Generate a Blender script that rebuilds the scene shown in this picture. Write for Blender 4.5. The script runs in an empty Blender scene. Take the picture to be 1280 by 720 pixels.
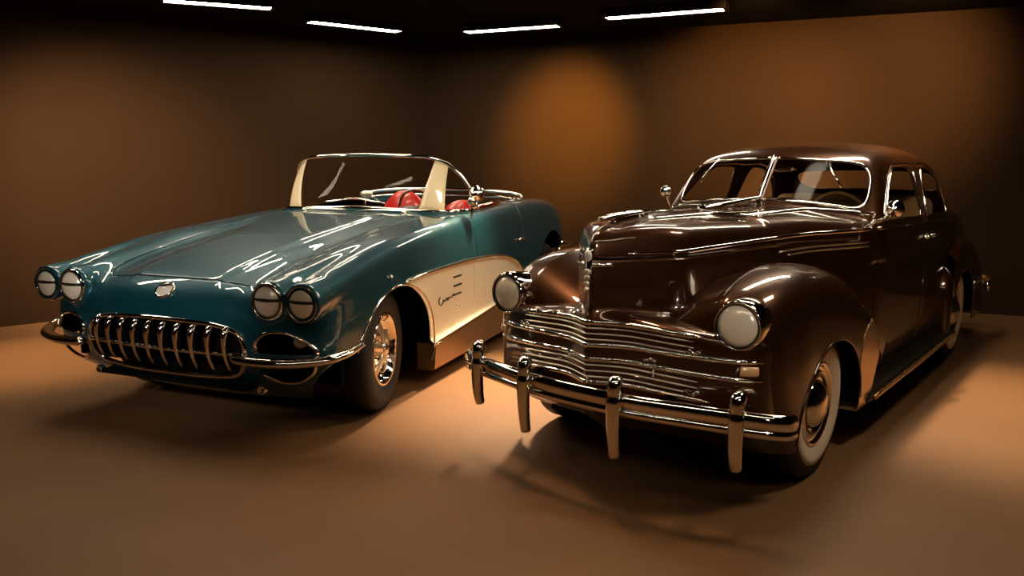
import bpy, math
import numpy as np
from mathutils import Vector
PI = math.pi
sc = bpy.context.scene
COL = sc.collection

# ------------------------------------------------------------------ camera, world, exposure
cam_d = bpy.data.cameras.new('camera'); cam = bpy.data.objects.new('camera', cam_d); COL.objects.link(cam)
cam_d.sensor_width = 36.0; cam_d.lens = 970 / 1280 * 36.0; cam_d.clip_start = 0.05
cam.location = (0, 0, 1.42); cam.rotation_euler = (PI / 2 - math.atan(160 / 970), 0, 0)
sc.camera = cam
sc.view_settings.view_transform = 'Standard'; sc.view_settings.look = 'None'
sc.view_settings.gamma = 1.0; sc.view_settings.use_curve_mapping = False
sc.view_settings.exposure = 0.8
w = bpy.data.worlds.new('world'); sc.world = w; w.use_nodes = True
w.node_tree.nodes['Background'].inputs[0].default_value = (0.30, 0.14, 0.05, 1)
w.node_tree.nodes['Background'].inputs[1].default_value = 0.004

# light fixtures of the room, plus lamps added out of view: (x, y, length, heading, strength)   (built below, on the ceiling)
H_CEIL = 2.75
WARM = (1.0, 0.80, 0.56)
STRIP_SEEN = 34.0
STRIP_OVER_ADDED = 34.0  # overhead strips added out of view for reflections
PANEL_ADDED = 20.0  # glowing panels added out of view for highlights
SPOTS = [  # position, target, power, cone deg, blend, colour
    ((0.30, 6.9, 2.62), (0.60, 8.6, 1.75), 560, 54, 1.0, (1.0, 0.48, 0.06)),
    ((1.9, 6.2, 2.68), (2.4, 7.9, 1.9), 290, 78, 1.0, (1.0, 0.54, 0.18)),
    ((3.2, 5.5, 2.68), (3.5, 7.3, 2.2), 360, 66, 1.0, (1.0, 0.58, 0.26)),
    ((-3.2, 4.7, 2.68), (-3.60, 6.9, 1.2), 640, 62, 1.0, (1.0, 0.66, 0.42)),
    ((1.7, 5.4, 2.68), (2.72, 7.75, 0.95), 700, 24, 0.7, (1.0, 0.66, 0.34)),  # added to brighten the wall behind the brown car's windows
    ((0.25, 6.0, 2.70), (0.0, 4.7, 0.0), 1250, 42, 1.0, (1.0, 0.70, 0.42)),
    ((2.45, 5.2, 2.70), (2.85, 4.3, 0.0), 1050, 54, 1.0, (1.0, 0.72, 0.46)),
    ((-3.9, 5.0, 2.70), (-3.4, 5.4, 0.0), 520, 44, 1.0, (1.0, 0.64, 0.33)),
    ((-2.5, 0.4, 2.1), (-1.95, 4.0, 0.75), 190, 26, 1.0, (1.0, 0.92, 0.82)),  # added out of view to light the convertible's nose and lenses
    ((0.9, 0.1, 2.0), (0.62, 3.2, 0.82), 55, 24, 1.0, (1.0, 0.88, 0.74)),  # added out of view to light the sedan's chrome and lenses
    ((0.1, 3.6, 2.70), (0.0, 3.1, 0.0), 55, 62, 1.0, (1.0, 0.62, 0.33)),
]

# ------------------------------------------------------------------ materials
def mat(name, base, rough=0.5, metal=0.0, coat=0.0, emis=None, es=0.0, spec=0.5, crough=0.03, noise=None):
    m = bpy.data.materials.new(name); m.use_nodes = True
    b = m.node_tree.nodes['Principled BSDF']
    b.inputs['Base Color'].default_value = (*base, 1); b.inputs['Roughness'].default_value = rough
    b.inputs['Metallic'].default_value = metal; b.inputs['Coat Weight'].default_value = coat
    b.inputs['Coat Roughness'].default_value = crough; b.inputs['Coat IOR'].default_value = 1.62; b.inputs['Specular IOR Level'].default_value = spec
    if emis: b.inputs['Emission Color'].default_value = (*emis, 1); b.inputs['Emission Strength'].default_value = es
    if noise:
        scale, amt, bump = noise
        nt = m.node_tree; tc = nt.nodes.new('ShaderNodeTexCoord'); n = nt.nodes.new('ShaderNodeTexNoise')
        n.inputs['Scale'].default_value = scale; n.inputs['Detail'].default_value = 6
        nt.links.new(tc.outputs['Object'], n.inputs['Vector'])
        r = nt.nodes.new('ShaderNodeMapRange'); r.inputs['To Min'].default_value = 1 - amt; r.inputs['To Max'].default_value = 1 + amt
        nt.links.new(n.outputs['Fac'], r.inputs['Value'])
        mx = nt.nodes.new('ShaderNodeVectorMath'); mx.operation = 'SCALE'; mx.inputs[0].default_value = base
        nt.links.new(r.outputs['Result'], mx.inputs['Scale']); nt.links.new(mx.outputs['Vector'], b.inputs['Base Color'])
        if bump:
            bp = nt.nodes.new('ShaderNodeBump'); bp.inputs['Strength'].default_value = bump; bp.inputs['Distance'].default_value = 0.01
            n2 = nt.nodes.new('ShaderNodeTexNoise'); n2.inputs['Scale'].default_value = scale * 12; n2.inputs['Detail'].default_value = 4
            nt.links.new(tc.outputs['Object'], n2.inputs['Vector'])
            nt.links.new(n2.outputs['Fac'], bp.inputs['Height']); nt.links.new(bp.outputs['Normal'], b.inputs['Normal'])
    return m
def glass(name, tint, refl=1.0):
    m = bpy.data.materials.new(name); m.use_nodes = True; nt = m.node_tree; nt.nodes.clear()
    o = nt.nodes.new('ShaderNodeOutputMaterial'); mx = nt.nodes.new('ShaderNodeMixShader')
    t = nt.nodes.new('ShaderNodeBsdfTransparent'); g = nt.nodes.new('ShaderNodeBsdfGlossy'); fr = nt.nodes.new('ShaderNodeFresnel')
    t.inputs[0].default_value = (*tint, 1); g.inputs['Roughness'].default_value = 0.0; fr.inputs[0].default_value = 1.45
    ge = nt.nodes.new('ShaderNodeNewGeometry'); mr = nt.nodes.new('ShaderNodeMapRange')
    mr.inputs['To Min'].default_value = 1.45; mr.inputs['To Max'].default_value = 1 / 1.45
    nt.links.new(ge.outputs['Backfacing'], mr.inputs['Value']); nt.links.new(mr.outputs['Result'], fr.inputs[0])
    mu = nt.nodes.new('ShaderNodeMath'); mu.operation = 'MULTIPLY'; mu.inputs[1].default_value = refl
    nt.links.new(fr.outputs[0], mu.inputs[0]); nt.links.new(mu.outputs[0], mx.inputs[0])
    nt.links.new(t.outputs[0], mx.inputs[1]); nt.links.new(g.outputs[0], mx.inputs[2]); nt.links.new(mx.outputs[0], o.inputs[0])
    return m
M = dict(
    teal=mat('teal_paint', (0.0026, 0.057, 0.081), 0.42, 0.5, 1.0, spec=0.3),
    cream=mat('cream_paint', (0.90, 0.78, 0.56), 0.35, 0.0, 1.0),
    brown=mat('brown_paint', (0.043, 0.0130, 0.0013), 0.33, 0.65, 1.0, spec=0.3),
    chrome=mat('chrome', (0.86, 0.80, 0.72), 0.06, 1.0),
    satin=mat('polished_steel', (0.85, 0.78, 0.66), 0.28, 1.0),
    black=mat('black_inner', (0.003, 0.0025, 0.002), 0.8, spec=0.05),
    rubber=mat('tyre_rubber', (0.006, 0.005, 0.0045), 0.6),
    white=mat('whitewall_rubber', (0.72, 0.60, 0.46), 0.5),
    red=mat('red_leather', (0.55, 0.012, 0.010), 0.35, coat=0.4),
    beige=mat('beige_cloth', (0.42, 0.24, 0.10), 0.8, noise=(30, .1, .2)),
    trim=mat('brown_cloth', (0.10, 0.045, 0.02), 0.8, noise=(30, .1, .2)),
    lens=mat('lamp_lens', (0.90, 0.80, 0.64), 0.25, 0.15, 1.0),
    amber=mat('amber_lens', (0.75, 0.42, 0.20), 0.2, 0.0, 1.0),
    sill=mat('rocker_steel', (0.42, 0.27, 0.15), 0.35, 0.8),
    enamel=mat('emblem_enamel', (0.85, 0.80, 0.72), 0.2, 0.3, 1.0),
    dark=mat('dark_metal', (0.03, 0.022, 0.016), 0.4, 0.6),
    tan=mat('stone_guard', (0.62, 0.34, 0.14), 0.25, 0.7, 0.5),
    glass=glass('window_glass', (0.97, 0.95, 0.90), 0.15),
    floor=mat('screed_floor', (0.152, 0.074, 0.029), 0.62, spec=0.25, noise=(1.3, .16, .10)),
    wall=mat('plaster_wall', (0.028, 0.0142, 0.0056), 0.9, spec=0.1, noise=(1.1, .08, .05)),
    ceil=mat('ceiling_paint', (0.012, 0.008, 0.005), 0.9, spec=0.1, noise=(2, .1, .05)),
    tube=mat('lamp_tube', (1, .95, .85), 0.5, emis=(1.0, 0.84, 0.64), es=STRIP_SEEN),
    added_panel=mat('lamp_panel_added', (1, .95, .85), 0.5, emis=(1.0, 0.84, 0.62), es=PANEL_ADDED),
    tube_added=mat('lamp_tube_added', (1, .95, .85), 0.5, emis=(1.0, 0.82, 0.60), es=STRIP_OVER_ADDED),
)

M['teal'].node_tree.nodes['Principled BSDF'].inputs['Coat IOR'].default_value = 1.5

# ------------------------------------------------------------------ helpers
def smax(a, b, k):
    h = np.maximum(k - np.abs(a - b), 0) / k
    return np.maximum(a, b) + h * h * h * k / 6
def smin(a, b, k): return -smax(-a, -b, k)
def sstep(a, b, x):
    t = np.clip((x - a) / (b - a), 0, 1); return t * t * (3 - 2 * t)
class Sp:                                           # natural cubic spline, linear outside
    def __init__(s, xs, ys):
        o = np.argsort(xs); x = np.array(xs, float)[o]; y = np.array(ys, float)[o]; n = len(x)
        A = np.zeros((n, n)); r = np.zeros(n); A[0, 0] = A[-1, -1] = 1; h = np.diff(x)
        for i in range(1, n - 1):
            A[i, i - 1] = h[i - 1]; A[i, i] = 2 * (h[i - 1] + h[i]); A[i, i + 1] = h[i]
            r[i] = 6 * ((y[i + 1] - y[i]) / h[i] - (y[i] - y[i - 1]) / h[i - 1])
        s.x, s.y, s.m, s.h = x, y, np.linalg.solve(A, r), h
        s.d0 = (y[1] - y[0]) / h[0] - h[0] * s.m[1] / 6; s.d1 = (y[-1] - y[-2]) / h[-1] + h[-1] * s.m[-2] / 6
    def __call__(s, q):
        q = np.asarray(q, float); c = np.clip(q, s.x[0], s.x[-1]); i = np.clip(np.searchsorted(s.x, c) - 1, 0, len(s.h) - 1)
        h = s.h[i]; a = (s.x[i + 1] - c) / h; b = (c - s.x[i]) / h
        v = a * s.y[i] + b * s.y[i + 1] + ((a**3 - a) * s.m[i] + (b**3 - b) * s.m[i + 1]) * h * h / 6
        return v + np.minimum(q - s.x[0], 0) * s.d0 + np.maximum(q - s.x[-1], 0) * s.d1
def polyline_smooth(pts, n=80, closed=False):       # Catmull-Rom through points
    P = np.array(pts, float); N = len(P); out = []
    segs = N if closed else N - 1
    per = max(2, n // segs)
    for i in range(segs):
        p1, p2 = P[i], P[(i + 1) % N]
        p0 = P[(i - 1) % N] if closed or i > 0 else 2 * p1 - p2
        p3 = P[(i + 2) % N] if closed or i + 2 < N else 2 * p2 - p1
        for k in range(per):
            t = k / per
            out.append(0.5 * (2 * p1 + (p2 - p0) * t + (2 * p0 - 5 * p1 + 4 * p2 - p3) * t * t + (3 * p1 - p0 - 3 * p2 + p3) * t**3))
    if not closed: out.append(P[-1])
    return np.array(out)
def grad(f, V, e=0.002):
    g = np.empty_like(V)
    for k in range(3):
        d = np.zeros(3); d[k] = e
        a = V + d; b = V - d
        g[:, k] = (f(a[:, 0], a[:, 1], a[:, 2]) - f(b[:, 0], b[:, 1], b[:, 2])) / (2 * e)
    return g
def project(f, V, it=3):
    for _ in range(it):
        g = grad(f, V); v = f(V[:, 0], V[:, 1], V[:, 2])
        st = (v / np.maximum((g * g).sum(1), 0.05))[:, None] * g
        L = np.linalg.norm(st, axis=1, keepdims=True); V = V - st * np.minimum(1, 0.02 / np.maximum(L, 1e-9))
    return V
def surfnet(f, lo, hi, h, smooth=3):
    lo = np.array(lo, float); n = np.ceil((np.array(hi) - lo) / h).astype(int) + 1
    ax = [lo[k] + h * np.arange(n[k]) for k in range(3)]
    X, Y, Z = np.meshgrid(*ax, indexing='ij'); G = f(X, Y, Z)
    nx, ny, nz = n; S = G < 0
    cnt = np.zeros((nx - 1, ny - 1, nz - 1)); acc = np.zeros((nx - 1, ny - 1, nz - 1, 3))
    cs = [(i, j, k) for i in (0, 1) for j in (0, 1) for k in (0, 1)]
    sl = lambda c: (slice(c[0], nx - 1 + c[0]), slice(c[1], ny - 1 + c[1]), slice(c[2], nz - 1 + c[2]))
    for c in cs:
        for k in range(3):
            if c[k] == 0:
                d = list(c); d[k] = 1; a = G[sl(c)]; b = G[sl(d)]; m = (a < 0) != (b < 0)
                t = np.where(m, a / np.where(m, a - b, 1), 0)
                cnt += m
                for q in range(3):
                    acc[..., q] += m * (c[q] + (t if q == k else 0))
    act = cnt > 0; idx = -np.ones(act.shape, int); idx[act] = np.arange(act.sum())
    base = np.argwhere(act); V = lo + h * (base + acc[act] / cnt[act][:, None])
    F = []
    for k in range(3):
        a = [slice(0, None)] * 3; a[k] = slice(0, -1); b = [slice(0, None)] * 3; b[k] = slice(1, None)
        m = S[tuple(a)] != S[tuple(b)]
        e = np.argwhere(m); u, v = (k + 1) % 3, (k + 2) % 3
        ok = (e[:, u] > 0) & (e[:, v] > 0) & (e[:, u] < n[u] - 1) & (e[:, v] < n[v] - 1); e = e[ok]
        ins = S[e[:, 0], e[:, 1], e[:, 2]]
        def cell(du, dv):
            q = e.copy(); q[:, u] -= du; q[:, v] -= dv; return idx[q[:, 0], q[:, 1], q[:, 2]]
        q = np.stack([cell(1, 1), cell(0, 1), cell(0, 0), cell(1, 0)], 1)
        q[~ins] = q[~ins][:, ::-1]; F.append(q)
    F = np.concatenate(F)
    V = project(f, V, 2)
    E = np.concatenate([F[:, [0, 1]], F[:, [1, 2]], F[:, [2, 3]], F[:, [3, 0]]])
    for _ in range(smooth):
        s = np.zeros_like(V); c = np.zeros(len(V))
        for p, q in ((0, 1), (1, 0)):
            np.add.at(s, E[:, p], V[E[:, q]]); np.add.at(c, E[:, p], 1)
        V = project(f, 0.5 * V + 0.5 * s / c[:, None], 1)
    V = project(f, V, 2)
    return V, [tuple(r) for r in F.tolist()]
def clip(mesh, g):                                  # keep the part of a surface where g > 0
    V, F = mesh; val = g(V[:, 0], V[:, 1], V[:, 2]); val = np.where(np.abs(val) < 1e-6, 1e-6, val)
    pos = val > 0; newV = [v for v in V]; cut = {}; out = []
    for f in F:
        k = sum(1 for i in f if pos[i])
        if k == len(f): out.append(f); continue
        if k == 0: continue
        r = []
        for a, b in zip(f, f[1:] + f[:1]):
            if pos[a]: r.append(a)
            if pos[a] != pos[b]:
                key = (min(a, b), max(a, b))
                if key not in cut:
                    t = val[a] / (val[a] - val[b]); cut[key] = len(newV); newV.append(V[a] + (V[b] - V[a]) * t)
                r.append(cut[key])
        if len(r) > 2: out.append(tuple(r))
    V2 = np.array(newV); used = sorted({i for f in out for i in f}); mp = {o: i for i, o in enumerate(used)}
    return (V2[used] if used else np.zeros((0, 3)), [tuple(mp[i] for i in f) for f in out])
def merge(*ms):
    Vs, Fs, o = [], [], 0
    for V, F in ms:
        if len(V) == 0: continue
        Vs.append(np.asarray(V, float)); Fs += [tuple(i + o for i in f) for f in F]; o += len(V)
    return np.concatenate(Vs), Fs
def obj(name, mesh, m, parent=None, thick=0.0, inner=None, flat=False, label=None, weld=False):
    V, F = mesh
    me = bpy.data.meshes.new(name); me.from_pydata([tuple(map(float, v)) for v in V], [], F)
    if not flat: me.polygons.foreach_set('use_smooth', [True] * len(me.polygons))
    me.materials.append(m)
    if inner: me.materials.append(inner)
    me.update()
    o = bpy.data.objects.new(name, me); COL.objects.link(o)
    if parent: o.parent = parent
    if thick:
        s = o.modifiers.new('thickness', 'SOLIDIFY'); s.thickness = thick; s.offset = -1
        if inner: s.material_offset = 1; s.material_offset_rim = 0
    if label: o['label'] = label
    return o
def sharp(o, deg=35):
    o.data.polygons.foreach_set('use_smooth', [True] * len(o.data.polygons))
    o.data.set_sharp_from_angle(angle=math.radians(deg)); return o
def frames(P, closed=False, up=None):
    n = len(P); T = np.zeros_like(P)
    for i in range(n):
        a = P[(i - 1) % n] if closed or i > 0 else P[i]; b = P[(i + 1) % n] if closed or i < n - 1 else P[i]
        T[i] = (b - a) / max(np.linalg.norm(b - a), 1e-9)
    if up is None:
        N = np.zeros_like(P); r = np.array([0, 0, 1.]) if abs(T[0][2]) < .9 else np.array([1., 0, 0])
        for i in range(n):
            r = r - T[i] * r.dot(T[i]); r /= np.linalg.norm(r); N[i] = r
    else:
        U = np.broadcast_to(np.array(up, float), P.shape); N = U - T * (U * T).sum(1)[:, None]
        N = N / np.linalg.norm(N, axis=1)[:, None]
    return T, N, np.cross(T, N)
def tube(P, r, r2=None, seg=10, closed=False, up=None, cap=True, taper=None):   # r along N (up), r2 along B
    P = np.array(P, float); n = len(P); T, N, B = frames(P, closed, up); r2 = r if r2 is None else r2
    R = np.ones(n) if taper is None else np.array([taper(i / (n - 1)) for i in range(n)])
    V = []
    for i in range(n):
        for k in range(seg):
            a = 2 * PI * k / seg; V.append(P[i] + R[i] * (N[i] * r * math.cos(a) + B[i] * r2 * math.sin(a)))
    F = []
    for i in range(n if closed else n - 1):
        j = (i + 1) % n
        for k in range(seg):
            l = (k + 1) % seg; F.append((i * seg + k, i * seg + l, j * seg + l, j * seg + k))
    if cap and not closed:
        V.append(P[0]); V.append(P[-1]); a = n * seg
        for k in range(seg):
            l = (k + 1) % seg; F.append((a, l, k)); F.append((a + 1, (n - 1) * seg + k, (n - 1) * seg + l))
    return np.array(V), F
def lathe(prof, c=(0, 0, 0), axis=(1, 0, 0), seg=40, squash=1.0):  # prof = [(along axis, radius)], from back to front
    A = np.array(axis, float); A /= np.linalg.norm(A); U = np.array([0, 0, 1.]) if abs(A[2]) < .9 else np.array([1., 0, 0])
    U = U - A * U.dot(A); U /= np.linalg.norm(U); W = np.cross(A, U); V = []; F = []
    for (h, r) in prof:
        for k in range(seg):
            a = 2 * PI * k / seg; V.append(np.array(c) + A * h + U * r * squash * math.cos(a) + W * r * math.sin(a))
    for i in range(len(prof) - 1):
        for k in range(seg):
            l = (k + 1) % seg; F.append((i * seg + k, i * seg + l, (i + 1) * seg + l, (i + 1) * seg + k))
    return np.array(V), F
def box(x0, x1, y0, y1, z0, z1):
    V = np.array([(x, y, z) for x in (x0, x1) for y in (y0, y1) for z in (z0, z1)], float)
    return V, [(0, 1, 3, 2), (4, 6, 7, 5), (0, 4, 5, 1), (2, 3, 7, 6), (0, 2, 6, 4), (1, 5, 7, 3)]
def rbox(cx, cy, cz, sx, sy, sz, r, seg=4):          # soft rounded box (superellipsoid-like)
    f = lambda x, y, z: smax(smax(np.abs(x - cx) - sx / 2, np.abs(y - cy) - sy / 2, r), np.abs(z - cz) - sz / 2, r)
    h = max(min(sx, sy, sz) / 10, 0.008)
    return surfnet(f, (cx - sx / 2 - h * 2, cy - sy / 2 - h * 2, cz - sz / 2 - h * 2), (cx + sx / 2 + h * 2, cy + sy / 2 + h * 2, cz + sz / 2 + h * 2), h, 1)
def ellipsoid(c, r, seg=20):
    V = []; F = []
    for i in range(seg // 2 + 1):
        for k in range(seg):
            a = PI * i / (seg // 2); b = 2 * PI * k / seg
            V.append((c[0] + r[0] * math.sin(a) * math.cos(b), c[1] + r[1] * math.sin(a) * math.sin(b), c[2] + r[2] * math.cos(a)))
    for i in range(seg // 2):
        for k in range(seg):
            l = (k + 1) % seg; F.append((i * seg + k, (i + 1) * seg + k, (i + 1) * seg + l, i * seg + l))
    return np.array(V), F
def mirror(mesh):
    V, F = mesh; V = np.array(V); V = V * np.array([1, -1, 1]); return V, [tuple(reversed(f)) for f in F]
def hit(f, P, D, tmax=1.5, n=150):                   # first surface crossing along D from P (outside)
    P = np.array(P, float); D = np.array(D, float); D = np.broadcast_to(D, P.shape); N = len(P)
    t0 = np.zeros(N); t1 = np.full(N, tmax); done = np.zeros(N, bool)
    for s in np.linspace(0, tmax, n):
        q = P + D * s; v = f(q[:, 0], q[:, 1], q[:, 2]); new = (v < 0) & ~done
        t1[new] = s; t0[~done & ~new] = s; done |= new
    for _ in range(25):
        tm = (t0 + t1) / 2; q = P + D * tm[:, None]; v = f(q[:, 0], q[:, 1], q[:, 2]); ins = v < 0
        t1 = np.where(ins, tm, t1); t0 = np.where(ins, t0, tm)
    return P + D * t1[:, None]
def on_side(f, pts, side=1, off=0.0, n=60, closed=False):        # curve given in (x, z) laid on the flank
    c = polyline_smooth(pts, n, closed); P = np.stack([c[:, 0], np.full(len(c), 1.3 * side), c[:, 1]], 1)
    Q = hit(f, P, (0, -side, 0)); Q[:, 1] += side * off; return Q
def on_front(f, pts, off=0.0, n=60, closed=False):               # curve given in (y, z) laid on the nose
    c = polyline_smooth(pts, n, closed); P = np.stack([np.full(len(c), 1.4), c[:, 0], c[:, 1]], 1)
    Q = hit(f, P, (-1, 0, 0), 2.2, 240); Q[:, 0] += off; return Q
def on_top(f, pts, off=0.0, n=60, closed=False):                 # curve given in (x, y) laid on the top
    c = polyline_smooth(pts, n, closed); P = np.stack([c[:, 0], c[:, 1], np.full(len(c), 1.8)], 1)
    Q = hit(f, P, (0, 0, -1), 1.4, 160); Q[:, 2] += off; return Q
def poly_sdf(pts):                                    # >0 inside a closed 2D polygon
    P = np.array(pts, float)
    def g(u, v):
        u = np.asarray(u, float); v = np.asarray(v, float); d = np.full(u.shape, 1e9); ins = np.zeros(u.shape, bool)
        for a, b in zip(P, np.roll(P, -1, 0)):
            e = b - a; wx = u - a[0]; wy = v - a[1]; t = np.clip((wx * e[0] + wy * e[1]) / (e @ e), 0, 1)
            d = np.minimum(d, (wx - e[0] * t)**2 + (wy - e[1] * t)**2)
            if abs(e[1]) > 1e-12:
                c = ((a[1] <= v) != (b[1] <= v)) & (u < a[0] + (v - a[1]) / e[1] * e[0]); ins ^= c
        return np.where(ins, 1, -1) * np.sqrt(d)
    return g
def empty(name, loc, rz, label, cat, group=None):
    o = bpy.data.objects.new(name, None); COL.objects.link(o); o.location = loc; o.rotation_euler = (0, 0, rz)
    o['label'] = label; o['category'] = cat
    if group: o['group'] = group
    o.empty_display_size = 0.2
    return o
def structure(o): o['kind'] = 'structure'; return o

# ------------------------------------------------------------------ the room
WL0, WC, WR1 = np.array([-6.9, 4.52]), np.array([-0.98, 9.30]), np.array([6.6, 6.25])
def wall(name, a, b, t=0.15):
    d = (b - a) / np.linalg.norm(b - a); nrm = np.array([-d[1], d[0]]) * t
    V = [(a[0], a[1], 0), (b[0], b[1], 0), (b[0] + nrm[0], b[1] + nrm[1], 0), (a[0] + nrm[0], a[1] + nrm[1], 0)]
    V = np.array(V + [(x, y, H_CEIL) for x, y, _ in V], float)
    return structure(obj(name, (V, [(3, 2, 1, 0), (4, 5, 6, 7), (0, 1, 5, 4), (1, 2, 6, 5), (2, 3, 7, 6), (3, 0, 4, 7)]), M['wall'], flat=True))
wall('wall_left', WL0, WC); wall('wall_back', WC, WR1)
wall('wall_right', WR1, np.array([6.6, -2.6])); wall('wall_front', np.array([6.6, -2.6]), np.array([-6.9, -2.6])); wall('wall_side', np.array([-6.9, -2.6]), WL0)
structure(obj('floor', box(-7.1, 6.8, -2.8, 9.6, -0.1, 0.0), M['floor'], flat=True))
structure(obj('ceiling', box(-7.1, 6.8, -2.8, 9.6, H_CEIL, H_CEIL + 0.1), M['ceil'], flat=True))

def strip_light(p0, p1, label, group, tubemat, wid=0.07):
    p0 = np.array(p0, float); p1 = np.array(p1, float); L = np.linalg.norm(p1 - p0); c = (p0 + p1) / 2
    t = empty('strip_light', (c[0], c[1], H_CEIL), math.atan2(p1[1] - p0[1], p1[0] - p0[0]), label, 'ceiling light', group)
    l = L / 2
    hs = merge(box(-l - .03, l + .03, -wid - .02, -wid, -.07, 0), box(-l - .03, l + .03, wid, wid + .02, -.07, 0),
               box(-l - .03, -l, -wid, wid, -.07, 0), box(l, l + .03, -wid, wid, -.07, 0), box(-l, l, -wid, wid, -.012, -.002))
    obj('housing', hs, M['dark'], t, flat=True)
    obj('diffuser', box(-l, l, -wid + .002, wid - .002, -.066, -.045), tubemat, t, flat=True)
    return t
strip_light((-2.80, 6.53), (-2.04, 6.86), 'glowing strip light at the far left of the four, cut by the top edge', 'strip lights in view on the ceiling', M['tube'])
strip_light((-1.88, 7.50), (-1.13, 8.06), 'glowing strip light above the blue-green convertible, dipping to the right', 'strip lights in view on the ceiling', M['tube'])
strip_light((-0.46, 8.10), (0.44, 7.72), 'short glowing strip light over the gap between the two cars', 'strip lights in view on the ceiling', M['tube'])
strip_light((0.86, 7.32), (1.80, 6.90), 'long glowing strip light at the far right of the four', 'strip lights in view on the ceiling', M['tube'])
OVER_ADDED = [((-4.1, 4.8), (-2.6, 5.7), .045), ((-1.9, 5.7), (-1.0, 6.4), .035), ((-2.6, 4.4), (-1.4, 4.9), .035)]  # unseen strips added to put streaks on the blue-green paint
OVER_ADDED.append(((-2.5, 1.3), (1.7, 1.1), .016))  # added front strip, gives the chrome its bright lines
for (a, b, wd), lb in zip(OVER_ADDED, ('nearest the left wall', 'over the seats of the blue-green car', 'over the nose of the blue-green car', 'running across the room in front of both cars')):
    strip_light(a, b, 'long glowing strip light added out of view ' + lb, 'strip lights added for reflections', M['tube_added'], wd)
strip_light((0.9, 3.9), (3.0, 5.45), 'long glowing panel light added out of view along the bonnet and roof of the brown car', 'panel lights added for highlights', M['added_panel'], .11)  # added for the highlight along the bonnet edge
strip_light((1.75, 2.65), (2.4, 3.1), 'broad glowing panel light added out of view over the near front fender of the brown car', 'panel lights added for highlights', M['added_panel'], .15)  # added for the bright patch on this fender
strip_light((-.75, 4.55), (-.25, 4.55), 'small glowing panel light added out of view over the aisle between the cars', 'panel lights added for highlights', M['added_panel'], .15)  # added for a patch on the other fender, also lights the cove
for i, (p, tg, pw, cone, bl, colr) in enumerate(SPOTS):
    ld = bpy.data.lights.new('spotlight', 'SPOT'); ld.energy = pw; ld.spot_size = math.radians(cone); ld.spot_blend = bl
    ld.color = colr; ld.shadow_soft_size = 0.12
    lo = bpy.data.objects.new('spotlight', ld); COL.objects.link(lo); lo.location = p
    lo.rotation_euler = (Vector(tg) - Vector(p)).to_track_quat('-Z', 'Y').to_euler()

# ------------------------------------------------------------------ shared car pieces
def wheel(car, x, yo, z, R, wid, side, kind, steer=0.0):
    """part 'wheel' (the steel rim) > tire, whitewall, hubcap ...; yo = outer face of the tyre"""
    ax = (-math.sin(steer) * side, math.cos(steer) * side, 0); c = (x - math.sin(steer) * .10 * side, (yo - .10) * side + math.cos(steer) * .10 * side, z)
    fw = np.array([math.cos(steer), math.sin(steer), 0]); A_ = np.array(ax)
    rr = R * (0.60 if kind == 'sport' else 0.575)
    tp = [(-wid, rr), (-wid, R * .82), (-wid * .93, R * .95), (-wid * .8, R), (-wid * .2, R), (-wid * .07, R * .95), (0, R * .84), (-.004, R * .72), (-.012, rr + .006), (-.03, rr), (-wid, rr)]
    if kind == 'sport':
        rim = lathe([(-wid, .05), (-wid * .9, rr), (-.03, rr), (-.012, rr + .004), (-.006, rr - .004), (-.012, rr - .018), (-.05, rr - .03), (-.07, rr - .05), (-.075, .0)], c, ax)
        wobj = obj('wheel', rim, M['chrome'], car)
        sp = []
        for k in range(5):
            a = 2 * PI * k / 5 + .3; u = fw * math.cos(a) + np.array([0, 0, math.sin(a)]); v = -fw * math.sin(a) + np.array([0, 0, math.cos(a)])
            P = [np.array(c) + u * q + A_ * h for q, h in ((.03, -.02), (.07, -.022), (.12, -.035), (rr - .03, -.055))]
            sp.append(tube(polyline_smooth(P, 12), .026, .012, 8, up=v))
        obj('spokes', merge(*sp), M['satin'], wobj)
        obj('hub', lathe([(-.06, .05), (-.02, .048), (-.005, .036), (.004, .02), (.006, 0)], c, ax, 24), M['chrome'], wobj)
    else:
        rim = lathe([(-wid, .05), (-wid * .9, rr), (-.02, rr), (-.008, rr + .002), (-.008, rr - .012), (-.02, rr - .02), (-.026, rr - .035), (-.012, rr - .045), (-.02, rr - .06), (-.035, .10), (-.035, 0)], c, ax)
        wobj = obj('wheel', rim, M['chrome'], car)
        obj('hubcap', lathe([(-.034, .112), (-.02, .112), (-.008, .10), (.006, .086), (.02, .06), (.027, .03), (.029, 0)], c, ax, 40), M['chrome'], wobj)
        obj('rim_band', lathe([(-.0195, rr - .066), (-.012, rr - .066), (-.010, rr - .052), (-.018, rr - .050)], c, ax), M['brown'], wobj)
        obj('whitewall', lathe([(-.009, rr + .004), (-.001, R * .66), (.004, R * .74), (.003, R * .81), (-.004, R * .825)], c, ax, 56), M['white'], wobj, label='cream whitewall ring')
    tread = []
    obj('tire', lathe(tp, c, ax, 64), M['rubber'], wobj)
    return wobj
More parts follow.
